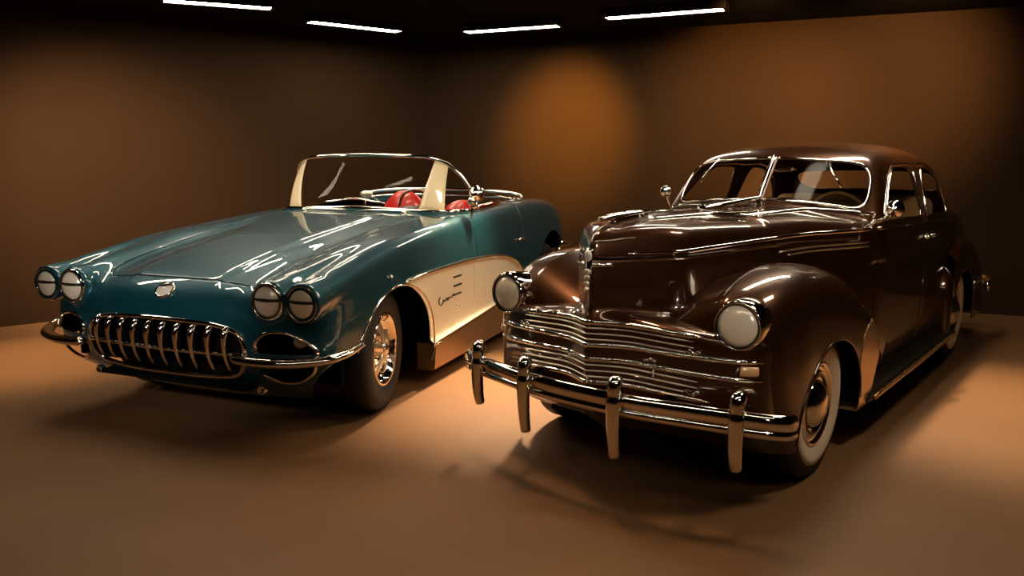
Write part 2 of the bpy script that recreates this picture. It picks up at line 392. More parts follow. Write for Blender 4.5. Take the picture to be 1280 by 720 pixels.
def headlight(car, c, r, d=(1, 0, 0), name='headlight', depth=.06):
    bez = lathe([(-depth, r * 1.0), (-depth * .3, r * 1.08), (.0, r * 1.06), (.012, r * .99), (.010, r * .93), (0, r * .90), (-.006, r * .90)], c, d, 40)
    b = obj(name, bez, M['chrome'], car)
    obj('lens', lathe([(-.006, r * .91), (.004, r * .86), (.016, r * .66), (.024, r * .36), (.027, r * .01)], c, d, 40), M['lens'], b)
    if r < .092: obj('lens_reflection_band', tube([np.array(c) + np.array([.026, q * r * .85, .12 * r]) - np.array([.022 * q * q, 0, 0]) for q in (-1, -.6, -.2, .2, .6, 1)], .009, .005, 8, up=(0, 0, 1)), M['dark'], b)  # dark band modelled on the lens in place of a room reflection
    obj('retaining_ring', lathe([(.0, r * .93), (.010, r * .91), (.010, r * .87), (.002, r * .85)], c, d, 40), M['dark'], b)
    return b

# ================================================================== the blue-green convertible
VX, VY, VA = -1.532, 4.664, -0.38
vette = empty('convertible_car', (VX, VY, 0), math.atan2(-math.cos(VA), math.sin(VA)),
              'blue-green open two-seater with cream side cove, four headlights and a toothed chrome grille', 'car')
vC = Sp([1.0, .80, .70, .5, .2, -.2, -.6, -1.1, -1.7, -2.3, -2.8, -3.2, -3.5], [.66, .745, .785, .845, .905, .960, 1.005, 1.055, 1.045, 1.03, .985, .90, .80])
vP = Sp([1.0, .75, .5, .02, -.5, -1.15, -1.6, -2.1, -2.6, -2.9, -3.2, -3.5], [.80, .835, .875, .955, 1.0, 1.045, 1.055, 1.08, 1.09, 1.07, .99, .84])
vF = Sp([0, .2, .4, .6, .8, 1.0], [.80, .795, .775, .745, .70, .62])
vFz = Sp([0, .15, .30, .45, .6, .75, .9], [-.55, -.30, -.07, 0, -.005, -.045, -.13])
vW = Sp([0, .15, .3, .5, .7, .85, 1.0, 1.15], [.78, .885, .915, .935, .938, .92, .885, .83])
vWx = Sp([1.0, .75, .4, 0, -1, -2, -2.7, -3.1, -3.5], [-.07, -.025, .0, .005, 0, .0, .005, -.03, -.12])
COVE = [(-.12, .722), (-.28, .738), (-.5, .744), (-.8, .747), (-1.19, .742), (-1.5, .722), (-1.72, .690), (-1.90, .63), (-2.01, .54), (-1.98, .44), (-1.80, .375), (-1.5, .345), (-1.2, .320), (-.8, .290), (-.5, .270), (-.3, .265), (-.06, .4), (-.04, .6)]
def gridded(g, u0, u1, v0, v1, h=.004):               # sampled copy of a 2D distance function
    us = np.arange(u0, u1 + h, h); vs = np.arange(v0, v1 + h, h); G = g(*np.meshgrid(us, vs, indexing='ij'))
    def f(u, v):
        a = np.clip((np.asarray(u, float) - u0) / h, 0, len(us) - 1.001); b = np.clip((np.asarray(v, float) - v0) / h, 0, len(vs) - 1.001)
        i = a.astype(int); j = b.astype(int); a = a - i; b = b - j
        return (G[i, j] * (1 - a) + G[i + 1, j] * a) * (1 - b) + (G[i, j + 1] * (1 - a) + G[i + 1, j + 1] * a) * b
    return f
cove_g = gridded(poly_sdf(polyline_smooth(COVE, 120, True)), -2.1, .15, .12, .9)
def v_arch(x, y, z): return (1 - np.sqrt(((x + .05) / .462)**2 + ((z - .25) / .465)**2)) * .45
def v_arch_r(x, y, z): return (1 - np.sqrt(((x + 2.78) / .50)**2 + ((z - .27) / .53)**2)) * .5
def f_vette(x, y, z, cove=True):
    a = np.abs(y)
    front = sstep(-1.0, .2, x)
    T = vC(x) + (vP(x) - vC(x)) * sstep(.42, .74, a)
    T = T - .022 * np.exp(-((a - .50) / .10)**2) * front
    T = T + .014 * (1 - sstep(.27, .33, a)) * sstep(.78, .60, x) * sstep(-1.05, -.8, x)
    T = T - .035 * np.exp(-((a - .765) / .045)**2) * sstep(-.1, .6, x)          # groove between the paired lamps
    T = T - .06 * (1 - sstep(.3, .62, a)) * sstep(-2.2, -2.9, x)                 # sunken deck between the rear fenders
    side = a - (vW(z) + vWx(x))
    if cove:
        inside = cove_g(x, z)
        side = side + .030 * sstep(-.004, .028, inside)
    d = smax((z - T) * .96, side, .13)
    d = smax(d, (x - vF(a) - vFz(z)) * .97, .13)
    d = smax(d, (-3.42 + .10 * a * a + .30 * np.maximum(z - .85, 0)**2 + .85 * np.maximum(.84 - z, 0) * (.4 + .6 * a) - x) * .80, .12)
    for yy in (.66, .86):                                                         # lamp nacelles
        t = np.clip((.74 - x) / .9, 0, 1); zc = .737 + .165 * t; r = .102 - .09 * t
        cyl = np.sqrt((a - yy + .0 * t)**2 + (z - zc)**2) - r
        cyl = np.maximum(cyl, np.maximum(x - .745, -.1 - x))
        d = smin(d, cyl, .035)
    return smax(d, .10 - z, .03)
vS = surfnet(f_vette, (-3.6, -1.06, .0), (.95, 1.06, 1.25), .0175)
# regions
def opening(pts, n=80): return poly_sdf(polyline_smooth(pts, n, True))
GR = [(0, .618), (.2, .614), (.38, .600), (.49, .560), (.525, .48), (.50, .39), (.43, .335), (.25, .322), (0, .320), (-.25, .322), (-.43, .335), (-.50, .39), (-.525, .48), (-.49, .560), (-.38, .600), (-.2, .614)]
SCO = [(.585, .475), (.585, .53), (.64, .575), (.72, .583), (.80, .56), (.87, .51), (.885, .475), (.75, .47)]
SCL = [(.585, .425), (.60, .36), (.68, .315), (.77, .32), (.85, .37), (.875, .425), (.74, .43)]
gr_g, sc_g, sl_g = opening(GR), opening(SCO), opening(SCL)
COCK = [(-1.18, 0), (-1.17, .4), (-1.20, .62), (-1.32, .745), (-1.6, .775), (-1.9, .765), (-2.12, .70), (-2.20, .5), (-2.22, 0), (-2.20, -.5), (-2.12, -.70), (-1.9, -.765), (-1.6, -.775), (-1.32, -.745), (-1.20, -.62), (-1.17, -.4)]
ck_g = opening(COCK)
HOODP = [(.655, 0), (.65, .3), (.615, .50), (.45, .545), (0, .56), (-.5, .585), (-.93, .60), (-.99, .4), (-1.0, 0), (-.99, -.4), (-.93, -.60), (-.5, -.585), (0, -.56), (.45, -.545), (.615, -.50), (.65, -.3)]
hood_g = opening(HOODP)
shell = clip(vS, lambda x, y, z: z - .16 - 1.15 * np.maximum(np.abs(y) - .70, 0) * sstep(.2, .35, x))
shell = clip(shell, lambda x, y, z: np.maximum(-v_arch(x, y, z), .55 - np.abs(y)))
shell = clip(shell, lambda x, y, z: np.maximum(-v_arch_r(x, y, z), .55 - np.abs(y)))
shell = clip(shell, lambda x, y, z: np.maximum(-gr_g(y, z), .3 - x))
shell = clip(shell, lambda x, y, z: np.maximum(-sc_g(np.abs(y), z), .3 - x))
shell = clip(shell, lambda x, y, z: np.maximum(-sl_g(np.abs(y), z), .3 - x))
shell = clip(shell, lambda x, y, z: np.maximum(-ck_g(x, y), .8 - z))
top = lambda z: z - .66
hoodm = clip(shell, lambda x, y, z: np.minimum(hood_g(x, y) - .003, z - .72))
shell = clip(shell, lambda x, y, z: np.maximum(-hood_g(x, y) - .003, .72 - z))
DOORP = [(-1.155, 1.2), (-1.150, .70), (-1.165, .32), (-1.22, .225), (-1.9, .225), (-2.00, .30), (-2.05, .60), (-2.07, .90), (-2.07, 1.2)]
door_g = poly_sdf(DOORP)
for s in (1, -1):
    dr = clip(shell, lambda x, y, z: np.minimum(door_g(x, z) - .003, s * y - .6))
    shell = clip(shell, lambda x, y, z: np.maximum(-door_g(x, z) - .003, .6 - s * y))
    dc = clip(dr, lambda x, y, z: cove_g(x, z)); dp = clip(dr, lambda x, y, z: -cove_g(x, z))
    door = obj('door', dp, M['teal'], vette, .006, M['black'])
    obj('cove_panel', dc, M['cream'], door, .006, M['black'], label='cream door cove')
    hx = on_side(f_vette, [(-1.93, .80), (-2.03, .803)], s, .02, 6)
    obj('door_handle', merge(tube(hx, .010, .008, 10, up=(0, 0, 1)), tube([hx[0] - [0, .02 * s, 0], hx[0]], .008), tube([hx[-1] - [0, .02 * s, 0], hx[-1]], .008)), M['chrome'], door, label='chrome door handle')
cov = clip(shell, lambda x, y, z: np.minimum(cove_g(x, z), np.abs(y) - .6))
shell = clip(shell, lambda x, y, z: np.maximum(-cove_g(x, z), .6 - np.abs(y)))
obj('body', shell, M['teal'], vette, .006, M['black'])
obj('hood', hoodm, M['teal'], vette, .006, M['black'])
for s in (1, -1):
    cp = obj('cove_panel', clip(cov, lambda x, y, z: s * y), M['cream'], vette, .006, M['black'], label='cream cove sunk in the flank')
    Q = on_side(f_vette, COVE[:15], s, .003, 90)
    Q0 = on_side(lambda x, y, z: f_vette(x, y, z, False), COVE[:15], s, .001, 90)
    obj('cove_trim', tube(Q0, .009, .007, 8, up=(0, s, 0)), M['chrome'], vette)
    # louvres and script
    lv = []
    for zz in (.655, .595, .535):
        q = on_side(f_vette, [(-.80, zz), (-.92, zz + .002)], s, .004, 6)
        lv.append(tube(q, .006, .004, 6, up=(0, 0, 1)))
    obj('louver_trim', merge(*lv), M['dark'], cp, label='three short dark louvre bars')
    scp = [(-.60, .555), (-.585, .53), (-.61, .50), (-.64, .505), (-.655, .53), (-.675, .515), (-.70, .535), (-.715, .515), (-.735, .535), (-.76, .525), (-.80, .545)]
    obj('script_badge', tube(on_side(f_vette, scp, s, .004, 60), .004, .003, 6, up=(0, s, 0)), M['dark'], cp, label='small flowing script badge')
    obj('fender_badge', tube(on_side(f_vette, [(-.83, .44), (-.86, .455), (-.88, .44), (-.91, .452)], s, .004, 16), .004, .003, 6, up=(0, s, 0)), M['chrome'], cp)
    # wheel arch lip
    th = np.linspace(.12 * PI, 1.0 * PI, 50); arc = [(-.05 + .462 * math.cos(t), .25 + .465 * math.sin(t)) for t in th]
    P = np.array([(a, 1.3 * s, b) for a, b in arc]); P = hit(lambda x, y, z: f_vette(x, y, z, False), P, (0, -s, 0))
    obj('arch_trim', tube(P, .008, .006, 6, up=(0, s, 0)), M['chrome'], vette)
    rk = polyline_smooth([(-.53, s * .918, .262), (-1.2, s * .922, .314), (-1.98, s * .918, .375)], 20)
    obj('rocker_trim', tube(rk, .008, .005, 6, up=(0, s, 0)), M['chrome'], vette)
    # rocker panel
    sx_ = np.linspace(-.53, -2.30, 24); so = []
    for q in sx_:
        zt = .262 + (.375 - .262) * (-.53 - q) / 1.45; zb = .085 + .015 * (-.53 - q)
        so += [(q, s * .78, zt), (q, s * .905, zt), (q, s * .918, zt - .012), (q, s * .905, zb + .01), (q, s * .88, zb), (q, s * .78, zb)]
    sil = (np.array(so), [(i * 6 + k, i * 6 + (k + 1) % 6, i * 6 + 6 + (k + 1) % 6, i * 6 + 6 + k) for i in range(23) for k in range(6)] + [(5, 4, 3, 2, 1, 0), tuple(138 + k for k in range(6))])
    if s < 0: sil = (sil[0], [tuple(reversed(f)) for f in sil[1]])
    obj('rocker_panel', sil, M['sill'], vette, flat=True, label='tan-grey metal sill panel')
obj('underbody', merge(box(-3.2, .45, -.50, .50, .20, .50), box(-2.1, -.55, -.84, .84, .14, .30)), M['black'], vette, flat=True)
# cockpit
tub = merge(box(-2.22, -1.16, -.80, .80, .33, .36))
def wallring(pts, z0, z1):
    c = polyline_smooth(pts, 100, True); n = len(c); V = [(a, b, z0) for a, b in c * 1.0] + [(a, b, z1) for a, b in c]
    return np.array(V), [(i, n + i, n + (i + 1) % n, (i + 1) % n) for i in range(n)]
obj('cockpit_tub', merge(tub, wallring(COCK, .35, 1.03)), M['dark'], vette)
obj('cockpit_rim', tube(on_top(lambda x, y, z: f_vette(x, y, z), COCK, .002, 120, True), .012, .009, 8, True, up=(0, 0, 1)), M['chrome'], vette)
for s in (1, -1):
    sy = .42 if s > 0 else -.12
    st = obj('seat', merge(rbox(-1.70, sy, .60, .46, .44, .20, .10), ellipsoid((-2.00, sy, .86), (.11, .235, .31) if s < 0 else (.11, .22, .24), 40)), M['red'], vette, label='red leather bucket seat')
def dash_f(x, y, z): return smax(smax(np.abs(x + 1.27) - .12, np.abs(y) - .70, .08), np.abs(z - .93) - .10, .1)
dash = obj('dashboard', surfnet(dash_f, (-1.5, -.8, .75), (-1.05, .8, 1.1), .02, 1), M['dark'], vette)
hump = obj('gauge_hood', ellipsoid((-1.30, .37, 1.02), (.10, .22, .07)), M['dark'], dash)
th = np.linspace(0, 2 * PI, 48, endpoint=False)
swc = np.array([-1.62, .24, 1.02]); u = np.array([.35, 0, .93]); u /= np.linalg.norm(u)
SW = np.array([swc + .19 * (u * math.sin(t) + np.array([0, 1, 0]) * math.cos(t)) for t in th])
sw = obj('steering_wheel', tube(SW, .011, seg=8, closed=True), M['satin'], vette)
obj('steering_spokes', merge(*[tube([swc, SW[i]], .008) for i in (0, 24, 36)], tube([swc, swc + [.22, 0, -.08]], .02), ellipsoid(swc, (.04, .04, .04))), M['red'], sw)
ped = on_top(f_vette, [(-1.15, .02), (-1.2, .02)], 0, 4)
mr = obj('rear_view_mirror', ellipsoid((-1.25, -.02, 1.168), (.025, .055, .026), 24), M['satin'], vette)
obj('mirror_stem', tube([(-1.25, -.04, 1.04), (-1.25, -.03, 1.16)], .008), M['chrome'], mr)
# windshield: wraparound frame, two broad pillars, glass
WB = [(-1.42, -.765, 1.062), (-1.25, -.75, 1.06), (-1.13, -.68, 1.06), (-1.08, -.5, 1.062), (-1.07, -.25, 1.07), (-1.065, 0, 1.075), (-1.07, .25, 1.07), (-1.08, .5, 1.062), (-1.13, .70, 1.06), (-1.25, .78, 1.06), (-1.42, .80, 1.062)]
WT = [(-1.46, -.80, 1.14), (-1.42, -.76, 1.30), (-1.36, -.68, 1.40), (-1.29, -.52, 1.440), (-1.245, -.22, 1.452), (-1.24, 0, 1.455), (-1.245, .22, 1.452), (-1.29, .46, 1.440), (-1.34, .60, 1.395), (-1.39, .71, 1.29), (-1.44, .79, 1.14)]
wb, wt = polyline_smooth(WB, 100), polyline_smooth(WT, 100); n = len(wb); rows = 8
GV = []
for j in range(rows + 1):
    t = j / rows
    for i in range(n):
        p = wb[i] * (1 - t) + wt[i] * t; p = p + np.array([.018 * math.sin(PI * t), 0, 0]); GV.append(p)
GF = [(j * n + i, j * n + i + 1, (j + 1) * n + i + 1, (j + 1) * n + i) for j in range(rows) for i in range(n - 1)]
wsf = obj('windshield_frame', merge(tube(wb, .016, .012, 10, up=(0, 0, 1)), tube(wt, .015, .013, 10, up=(1, 0, 0)),
      tube([wb[0], wt[0]], .014), tube([wb[-1], wt[-1]], .014)), M['chrome'], vette)
obj('windshield_glass', (np.array(GV), GF), M['glass'], wsf)
G3 = np.array(GV).reshape(rows + 1, n, 3)
for s in (1, -1):
    i0, i1 = (n - 1 - 26, n - 1 - 19) if s > 0 else (20, 25)
    i0b, i1b = (n - 1 - 30, n - 1 - 21) if s > 0 else (24, 30)
    V = []; m_ = 7
    for j in range(rows + 1):
        t = j / rows
        for k in range(m_):
            q = (i0 + (i1 - i0) * k / (m_ - 1)) * t + (i0b + (i1b - i0b) * k / (m_ - 1)) * (1 - t); lo_ = int(q); fr = q - lo_
            V.append(G3[j, lo_] * (1 - fr) + G3[j, min(lo_ + 1, n - 1)] * fr + np.array([-.012, 0, 0]))
    obj('pillar', (np.array(V), [(j * m_ + k, j * m_ + k + 1, (j + 1) * m_ + k + 1, (j + 1) * m_ + k) for j in range(rows) for k in range(m_ - 1)]), M['cream'], wsf, .010, label='broad pale windshield pillar')
    if s < 0: continue
    sm = obj('side_mirror', merge(lathe([(-.06, .012), (-.045, .04), (0, .058), (.01, .058), (.012, .05), (.008, .0)], (-1.20, s * .905, 1.185), (-1, -.1 * s, 0), 24), ellipsoid((-1.13, .90, 1.14), (.03, .03, .03), 16)), M['chrome'], vette)
    obj('mirror_stem', tube(polyline_smooth([(-1.13, s * .89, 1.02), (-1.13, s * .90, 1.08), (-1.15, s * .905, 1.15)], 10), .010), M['chrome'], sm)
wp = on_top(f_vette, [(-1.0, -.35), (-1.03, -.1)], .012, 10)
for s in (-1, 1):
    wp = on_top(f_vette, [(-1.03, s * .42), (-1.035, s * .25), (-1.03, s * .06)], .014, 20)
    wpr = obj('wiper', tube(wp, .006, .004, 6), M['chrome'], vette)
    obj('wiper_pivot', lathe([(0, .018), (.018, .016), (.022, 0)], tuple(wp[0] - [0, 0, .014]), (0, 0, 1), 16), M['chrome'], wpr)
# folded top bows behind the seats
obj('deck_trim', merge(tube(polyline_smooth([(-2.34, .80, 1.10), (-2.38, .76, 1.128), (-2.42, .5, 1.155), (-2.44, 0, 1.165), (-2.42, -.5, 1.155), (-2.38, -.76, 1.12)], 50), .014, .012),
    tube(polyline_smooth([(-2.44, .76, 1.085), (-2.48, .5, 1.105), (-2.50, 0, 1.115), (-2.48, -.5, 1.105), (-2.44, -.76, 1.085)], 50), .010)), M['chrome'], vette)
# grille
gr = obj('grille_surround', tube(on_front(f_vette, GR, .004, 140, True), .016, .013, 10, True, up=(1, 0, 0)), M['chrome'], vette)
gx = .79
bar = on_front(lambda x, y, z: smax(x - vF(np.abs(y)) - .0, np.abs(z - .5) - .5, .01), [(y_, .465) for y_ in np.linspace(-.53, .53, 12)], .012, 60)
bar[:, 2] = .462
obj('center_bar', tube(bar, .012, .010, 8), M['chrome'], gr)
for i in range(10):
    yy = (-.43 + .86 * i / 9); xx = float(vF(abs(yy)))
    P = polyline_smooth([(xx - .005, yy, .595), (xx + .022, yy, .575), (xx + .035, yy, .53), (xx + .034, yy, .47), (xx + .022, yy, .42), (xx - .0, yy, .375)], 24)
    obj('grille_tooth', tube(P, .016, .015, 10, up=(0, 1, 0), taper=lambda t: .75 + .55 * math.exp(-((t - .22) / .22)**2) - .25 * t), M['chrome'], gr)
obj('grille_recess', merge(box(.50, .52, -.92, .92, .28, .62), box(.50, .74, -.50, .50, .26, .28)), M['black'], vette, flat=True)
# bumpers, scoop trims
for s in (1, -1):
    bp_ = [(vF(.53) + .075, .50, .458), (.835, .62, .452), (.80, .78, .450), (.72, .92, .456), (.60, 1.0, .470), (.46, 1.02, .492)]
    P = polyline_smooth([(a, s * b, c) for a, b, c in bp_], 50)
    bb = obj('bumper', tube(P, .024, .036, 14, up=(0, 0, 1), taper=lambda t: 1.0 if .06 < t < .7 else (.55 + 7.5 * t if t <= .06 else 1 - 2.2 * (t - .7))), M['chrome'], vette)
    obj('bumper_ridge', tube(P + np.array([.012, s * .008, .018]), .008, .016, 8, up=(0, 0, 1), taper=lambda t: 1 - .7 * t), M['chrome'], bb)
    obj('scoop_trim', tube(on_front(f_vette, [(s * a, b) for a, b in SCO[:7]], .004, 50), .014, .010, 8, up=(1, 0, 0)), M['chrome'], vette)
    obj('scoop_trim', tube(on_front(f_vette, [(s * a, b) for a, b in SCL[1:6]], .004, 50), .010, .008, 8, up=(1, 0, 0)), M['chrome'], vette)
    obj('parking_lamp', lathe([(-.03, .035), (0, .034), (.012, .022), (.015, 0)], (.62, s * .74, .515), (1, 0, 0), 24), M['lens'], vette)
    obj('tow_eye', lathe([(-.02, .022), (.0, .026), (.01, .020), (0, .012)], (.70, s * .56, .265), (1, 0, 0), 20), M['chrome'], vette)
    for yy, xx in ((.66, .745), (.86, .735)):
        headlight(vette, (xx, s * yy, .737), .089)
ec = on_front(f_vette, [(0, .752), (0, .748)], 0, 2)[0]; eg = grad(f_vette, ec[None])[0]; eg /= np.linalg.norm(eg)
em = obj('nose_emblem', lathe([(0, .060), (.010, .060), (.013, .054), (.010, .050)], tuple(ec), tuple(eg), 40, squash=.85), M['chrome'], vette)
obj('emblem_face', lathe([(.008, .052), (.014, .03), (.016, 0)], tuple(ec), tuple(eg), 40, squash=.85), M['enamel'], em)
up_e = np.array([0, 0, 1.]) - eg * eg[2]; up_e /= np.linalg.norm(up_e)
obj('emblem_bar', tube(np.array([ec + eg * .017 + up_e * .018 + np.array([0, q, 0]) for q in (-.035, 0, .038)]) + np.outer([0, .3, 1], up_e * .012), .008, .004, 8, up=tuple(up_e)), M['dark'], em)
for s in (1, -1):
    wheel(vette, .03, .885, .35, .35, .19, s, 'sport', math.radians(13))
    wheel(vette, -2.72, .885, .35, .35, .19, s, 'sport')
    tl = obj('tail_lamp', lathe([(-.04, .045), (0, .045), (.015, .03), (.02, 0)], (-3.37, s * .74, .86), (-1, 0, 0), 20), M['red'], vette)
rbp = polyline_smooth([(-3.02, .90, .60), (-3.30, .93, .605), (-3.46, .84, .61), (-3.50, .6, .61), (-3.46, .5, .61)], 30)
for s in (1, -1):
    obj('rear_bumper', tube(rbp * np.array([1, s, 1]), .03, .02, 10, up=(0, 0, 1)), M['chrome'], vette)

# ================================================================== the brown sedan
SX, SY, SA = 0.823, 3.783, -0.70
sedan = empty('sedan_car', (SX, SY, 0), math.atan2(-math.cos(SA), math.sin(SA)),
              'dark brown rounded vintage sedan with whitewall tires, chrome bar grille and split windshield', 'car')
sC = Sp([.9, .74, .62, .4, 0, -.5, -1.1], [1.06, 1.125, 1.155, 1.172, 1.172, 1.165, 1.150])
sB = Sp([.8, .6, .3, 0, -.5, -.9, -1.1, -1.4], [.20, .255, .315, .37, .455, .535, .58, .62])
sXf = Sp([.2, .4, .6, .75, .85, 1.0, 1.1, 1.16, 1.25], [.55, .60, .66, .745, .778, .775, .755, .72, .66])
sFg = Sp([0, .05, .14, .3, .5, .67, .8], [.795, .768, .722, .694, .645, .575, .50])
sW = Sp([.15, .3, .5, .75, .95, 1.1, 1.2], [.635, .655, .672, .680, .672, .640, .60])
sTl = Sp([-.4, -1.0, -2.0, -2.7, -3.1, -3.4, -3.65, -3.9], [1.165, 1.165, 1.16, 1.15, 1.10, .98, .80, .50])
sTr = Sp([-1.0, -1.2, -1.4, -1.7, -2.0, -2.3, -2.6, -2.9, -3.2], [1.40, 1.475, 1.512, 1.532, 1.538, 1.52, 1.465, 1.36, 1.18])
sWg = Sp([1.0, 1.1, 1.2, 1.36, 1.5, 1.6], [.665, .645, .615, .565, .50, .44])
def f_sedan(x, y, z):
    a = np.abs(y)
    # hood with prow
    top = (z - (sC(x) - .25 * a * a - .015 * sstep(0, .05, a))) * .97
    hd = smax(top, a - (sB(x) - .10 * (z - .9)), .10)
    hd = smax(hd, (x + 1.15 * (np.sqrt(a * a + .012**2) - .012) - sXf(z)) * .68, .05)
    hd = np.maximum(hd, -1.2 - x)
    # grille front between the fenders
    wf = .68 - .24 * sstep(.44, .36, x)
    fr = smax(smax(a - wf - .01, (x - sFg(a) + .9 * np.maximum(.42 - z, 0) + .35 * np.maximum(z - .74, 0)**1) * .95, .15), (z - .80 + .12 * a), .07)
    fr = np.maximum(fr, -.75 - x)
    d = smin(hd, fr, .05)
    # lower body
    lo = smax(a - (sW(z) - .06 * sstep(-2.7, -3.8, x) - .27 * sstep(-1.05, -.2, x)), z - (sTl(x) - .20 * a * a), .09)
    lo = np.maximum(lo, x + .20)
    lo = smax(lo, (-3.84 + .35 * (z - .5)**2 + .30 * a * a) - x, .20)
    d = smin(d, lo, .045)
    # roof
    wsx = -.905 - .30 * a * a - .05 * a - (z - 1.16) * .80
    g = smax(a - (sWg(z) - .10 * sstep(-2.4, -3.2, x)), (z - (sTr(x) - .22 * a * a)) * .93, .15)
    g = smax(g, (x - wsx) * .78, .07)
    g = np.maximum(g, .9 - z)
    d = smin(d, g, .04)
    return smax(d, .20 - z, .03)
sS = surfnet(f_sedan, (-3.95, -.78, .10), (.90, .78, 1.62), .0165)
sFt = Sp([.75, .6, .45, .3, .1, -.1, -.35, -.6, -.78, -.95], [.68, .80, .89, .935, .950, .935, .885, .775, .64, .45])
def f_fender(x, y, z):
    a = np.abs(y)
    wo = .745 - .05 * sstep(.2, .62, x) - .02 * sstep(.5, .9, z)
    o = smax(a - wo, z - (sFt(x) + .02 - 1.3 * np.maximum(a - .52, 0)**2 * 1.2 - .38 * np.maximum(.48 - a, 0)), .19)
    o = smax(o, (x - (.60 - 1.2 * np.maximum(a - .45, 0)**2 - .9 * (z - .64)**2 * 1.0)) * .95, .12)
    xb = -.80 + .55 * np.maximum(.42 - z, 0)
    o = smax(o, (xb - x) * .9, .05)
    o = smax(o, .16 - a, .05)
    return smax(o, .20 - z, .03)
fS = surfnet(f_fender, (-.95, .11, .1), (.78, .82, 1.12), .0145)
sRt = Sp([-2.3, -2.5, -2.65, -2.85, -3.1, -3.4, -3.7], [.38, .70, .82, .875, .86, .74, .50])
def f_rfender(x, y, z):
    a = np.abs(y)
    o = smax(a - .752, z - (sRt(x) - 1.2 * np.maximum(a - .6, 0)**2), .14)
    o = smax(o, -3.62 - x, .08); o = smax(o, x + 2.42, .06); o = smax(o, .52 - a, .05)
    return smax(o, .20 - z, .03)
rS = surfnet(f_rfender, (-3.75, .46, .1), (-2.3, .82, 1.0), .0145)
def f_arch(x, z): return (1 - np.sqrt(((x + .09) / .405)**2 + ((z - .27) / .355)**2)) * .38
def r_arch(x, z): return (1 - np.sqrt(((x + 2.87) / .385)**2 + ((z - .30) / .345)**2)) * .38
# window outlines in side view, windshield outline in front view
DW = [(-1.12, 1.115), (-1.22, 1.20), (-1.36, 1.31), (-1.50, 1.368), (-1.65, 1.378), (-1.80, 1.37), (-1.845, 1.33), (-1.86, 1.2), (-1.85, 1.10), (-1.80, 1.083), (-1.5, 1.090), (-1.17, 1.098)]
QW = [(-2.02, 1.10), (-2.06, 1.25), (-2.11, 1.35), (-2.20, 1.368), (-2.38, 1.345), (-2.55, 1.26), (-2.64, 1.16), (-2.65, 1.09), (-2.58, 1.070), (-2.3, 1.073), (-2.06, 1.078)]
WSr = [(.022, 1.195), (.25, 1.188), (.42, 1.170), (.50, 1.160), (.548, 1.185), (.552, 1.25), (.535, 1.33), (.49, 1.385), (.41, 1.408), (.2, 1.425), (.022, 1.432)]
RW = [(-.40, 1.195), (0, 1.20), (.40, 1.195), (.49, 1.225), (.49, 1.30), (.40, 1.335), (0, 1.345), (-.40, 1.335), (-.49, 1.30), (-.49, 1.225)]
dw_g, qw_g, rw_g = opening(DW), opening(QW), opening(RW)
ws_c = polyline_smooth(WSr[:1] + WSr[1:], 100, False); ws_g = poly_sdf(ws_c)
b = clip(sS, lambda x, y, z: z - .26)
b = clip(b, lambda x, y, z: np.maximum(-r_arch(x, z), .45 - np.abs(y)))
gl = {}
for nm, g in (('dw', dw_g), ('qw', qw_g)):
    fn = lambda x, y, z, g=g: np.minimum(g(x, z), np.abs(y) - .3)
    gl[nm] = clip(b, fn); b = clip(b, lambda x, y, z, fn=fn: -fn(x, y, z))
fn = lambda x, y, z: np.minimum(ws_g(np.abs(y), z), x + 1.5); gl['ws'] = clip(b, fn); b = clip(b, lambda x, y, z: -fn(x, y, z))
fn2 = lambda x, y, z: np.minimum(rw_g(y, z), -2.2 - x); gl['rw'] = clip(b, fn2); b = clip(b, lambda x, y, z: -fn2(x, y, z))
hood_s = lambda x, y, z: np.minimum(np.minimum(z - (1.015 - .03 * (x - .7) * 0), x + .93 + .25 * y * y), .60 - np.abs(y))
hm = clip(b, lambda x, y, z: hood_s(x, y, z) - .003); b = clip(b, lambda x, y, z: -hood_s(x, y, z) - .003)
obj('hood', hm, M['brown'], sedan, .006, M['black'])
FD = poly_sdf([(-.93, 1.105), (-1.08, 1.11), (-1.20, 1.215), (-1.36, 1.335), (-1.50, 1.392), (-1.82, 1.398), (-1.925, 1.39), (-1.93, 1.05), (-1.93, .30), (-.90, .30)])
RD = poly_sdf([(-1.94, 1.39), (-2.10, 1.39), (-2.22, 1.395), (-2.40, 1.37), (-2.58, 1.28), (-2.68, 1.17), (-2.69, 1.0), (-2.55, .90), (-2.45, .6), (-2.42, .30), (-1.94, .30)])
def rot(s): return lambda x, y, z: s * y
for s in (1, -1):
    for g, wn, wn_g, hx in ((FD, 'dw', DW, (-1.82, -1.90)), (RD, 'qw', QW, (-1.97, -2.05))):
        fn = lambda x, y, z, g=g: np.minimum(g(x, z), s * y - .3)
        dd = clip(b, lambda x, y, z: fn(x, y, z) - .003); b = clip(b, lambda x, y, z: -fn(x, y, z) - .003)
        door = obj('door', dd, M['brown'], sedan, .006, M['trim'])
        pane = clip(gl[wn], lambda x, y, z: s * y)
        pane = (pane[0] - np.array([0, s * .008, 0]), pane[1])
        obj('window_pane', pane, M['glass'], door)
        obj('window_trim', tube(on_side(f_sedan, wn_g, s, .001, 100, True), .006, .005, 8, True, up=(0, s, 0)), M['chrome'], door)
        q = on_side(f_sedan, [(hx[0], .955), (hx[1], .955)], s, .03, 8)
        obj('door_handle', merge(tube(q, .010, .008, 10, up=(0, 0, 1)), tube([q[0] - [0, .03 * s, 0], q[0]], .009)), M['chrome'], door, label='chrome door handle')
obj('body', b, M['brown'], sedan, .006, M['trim'])
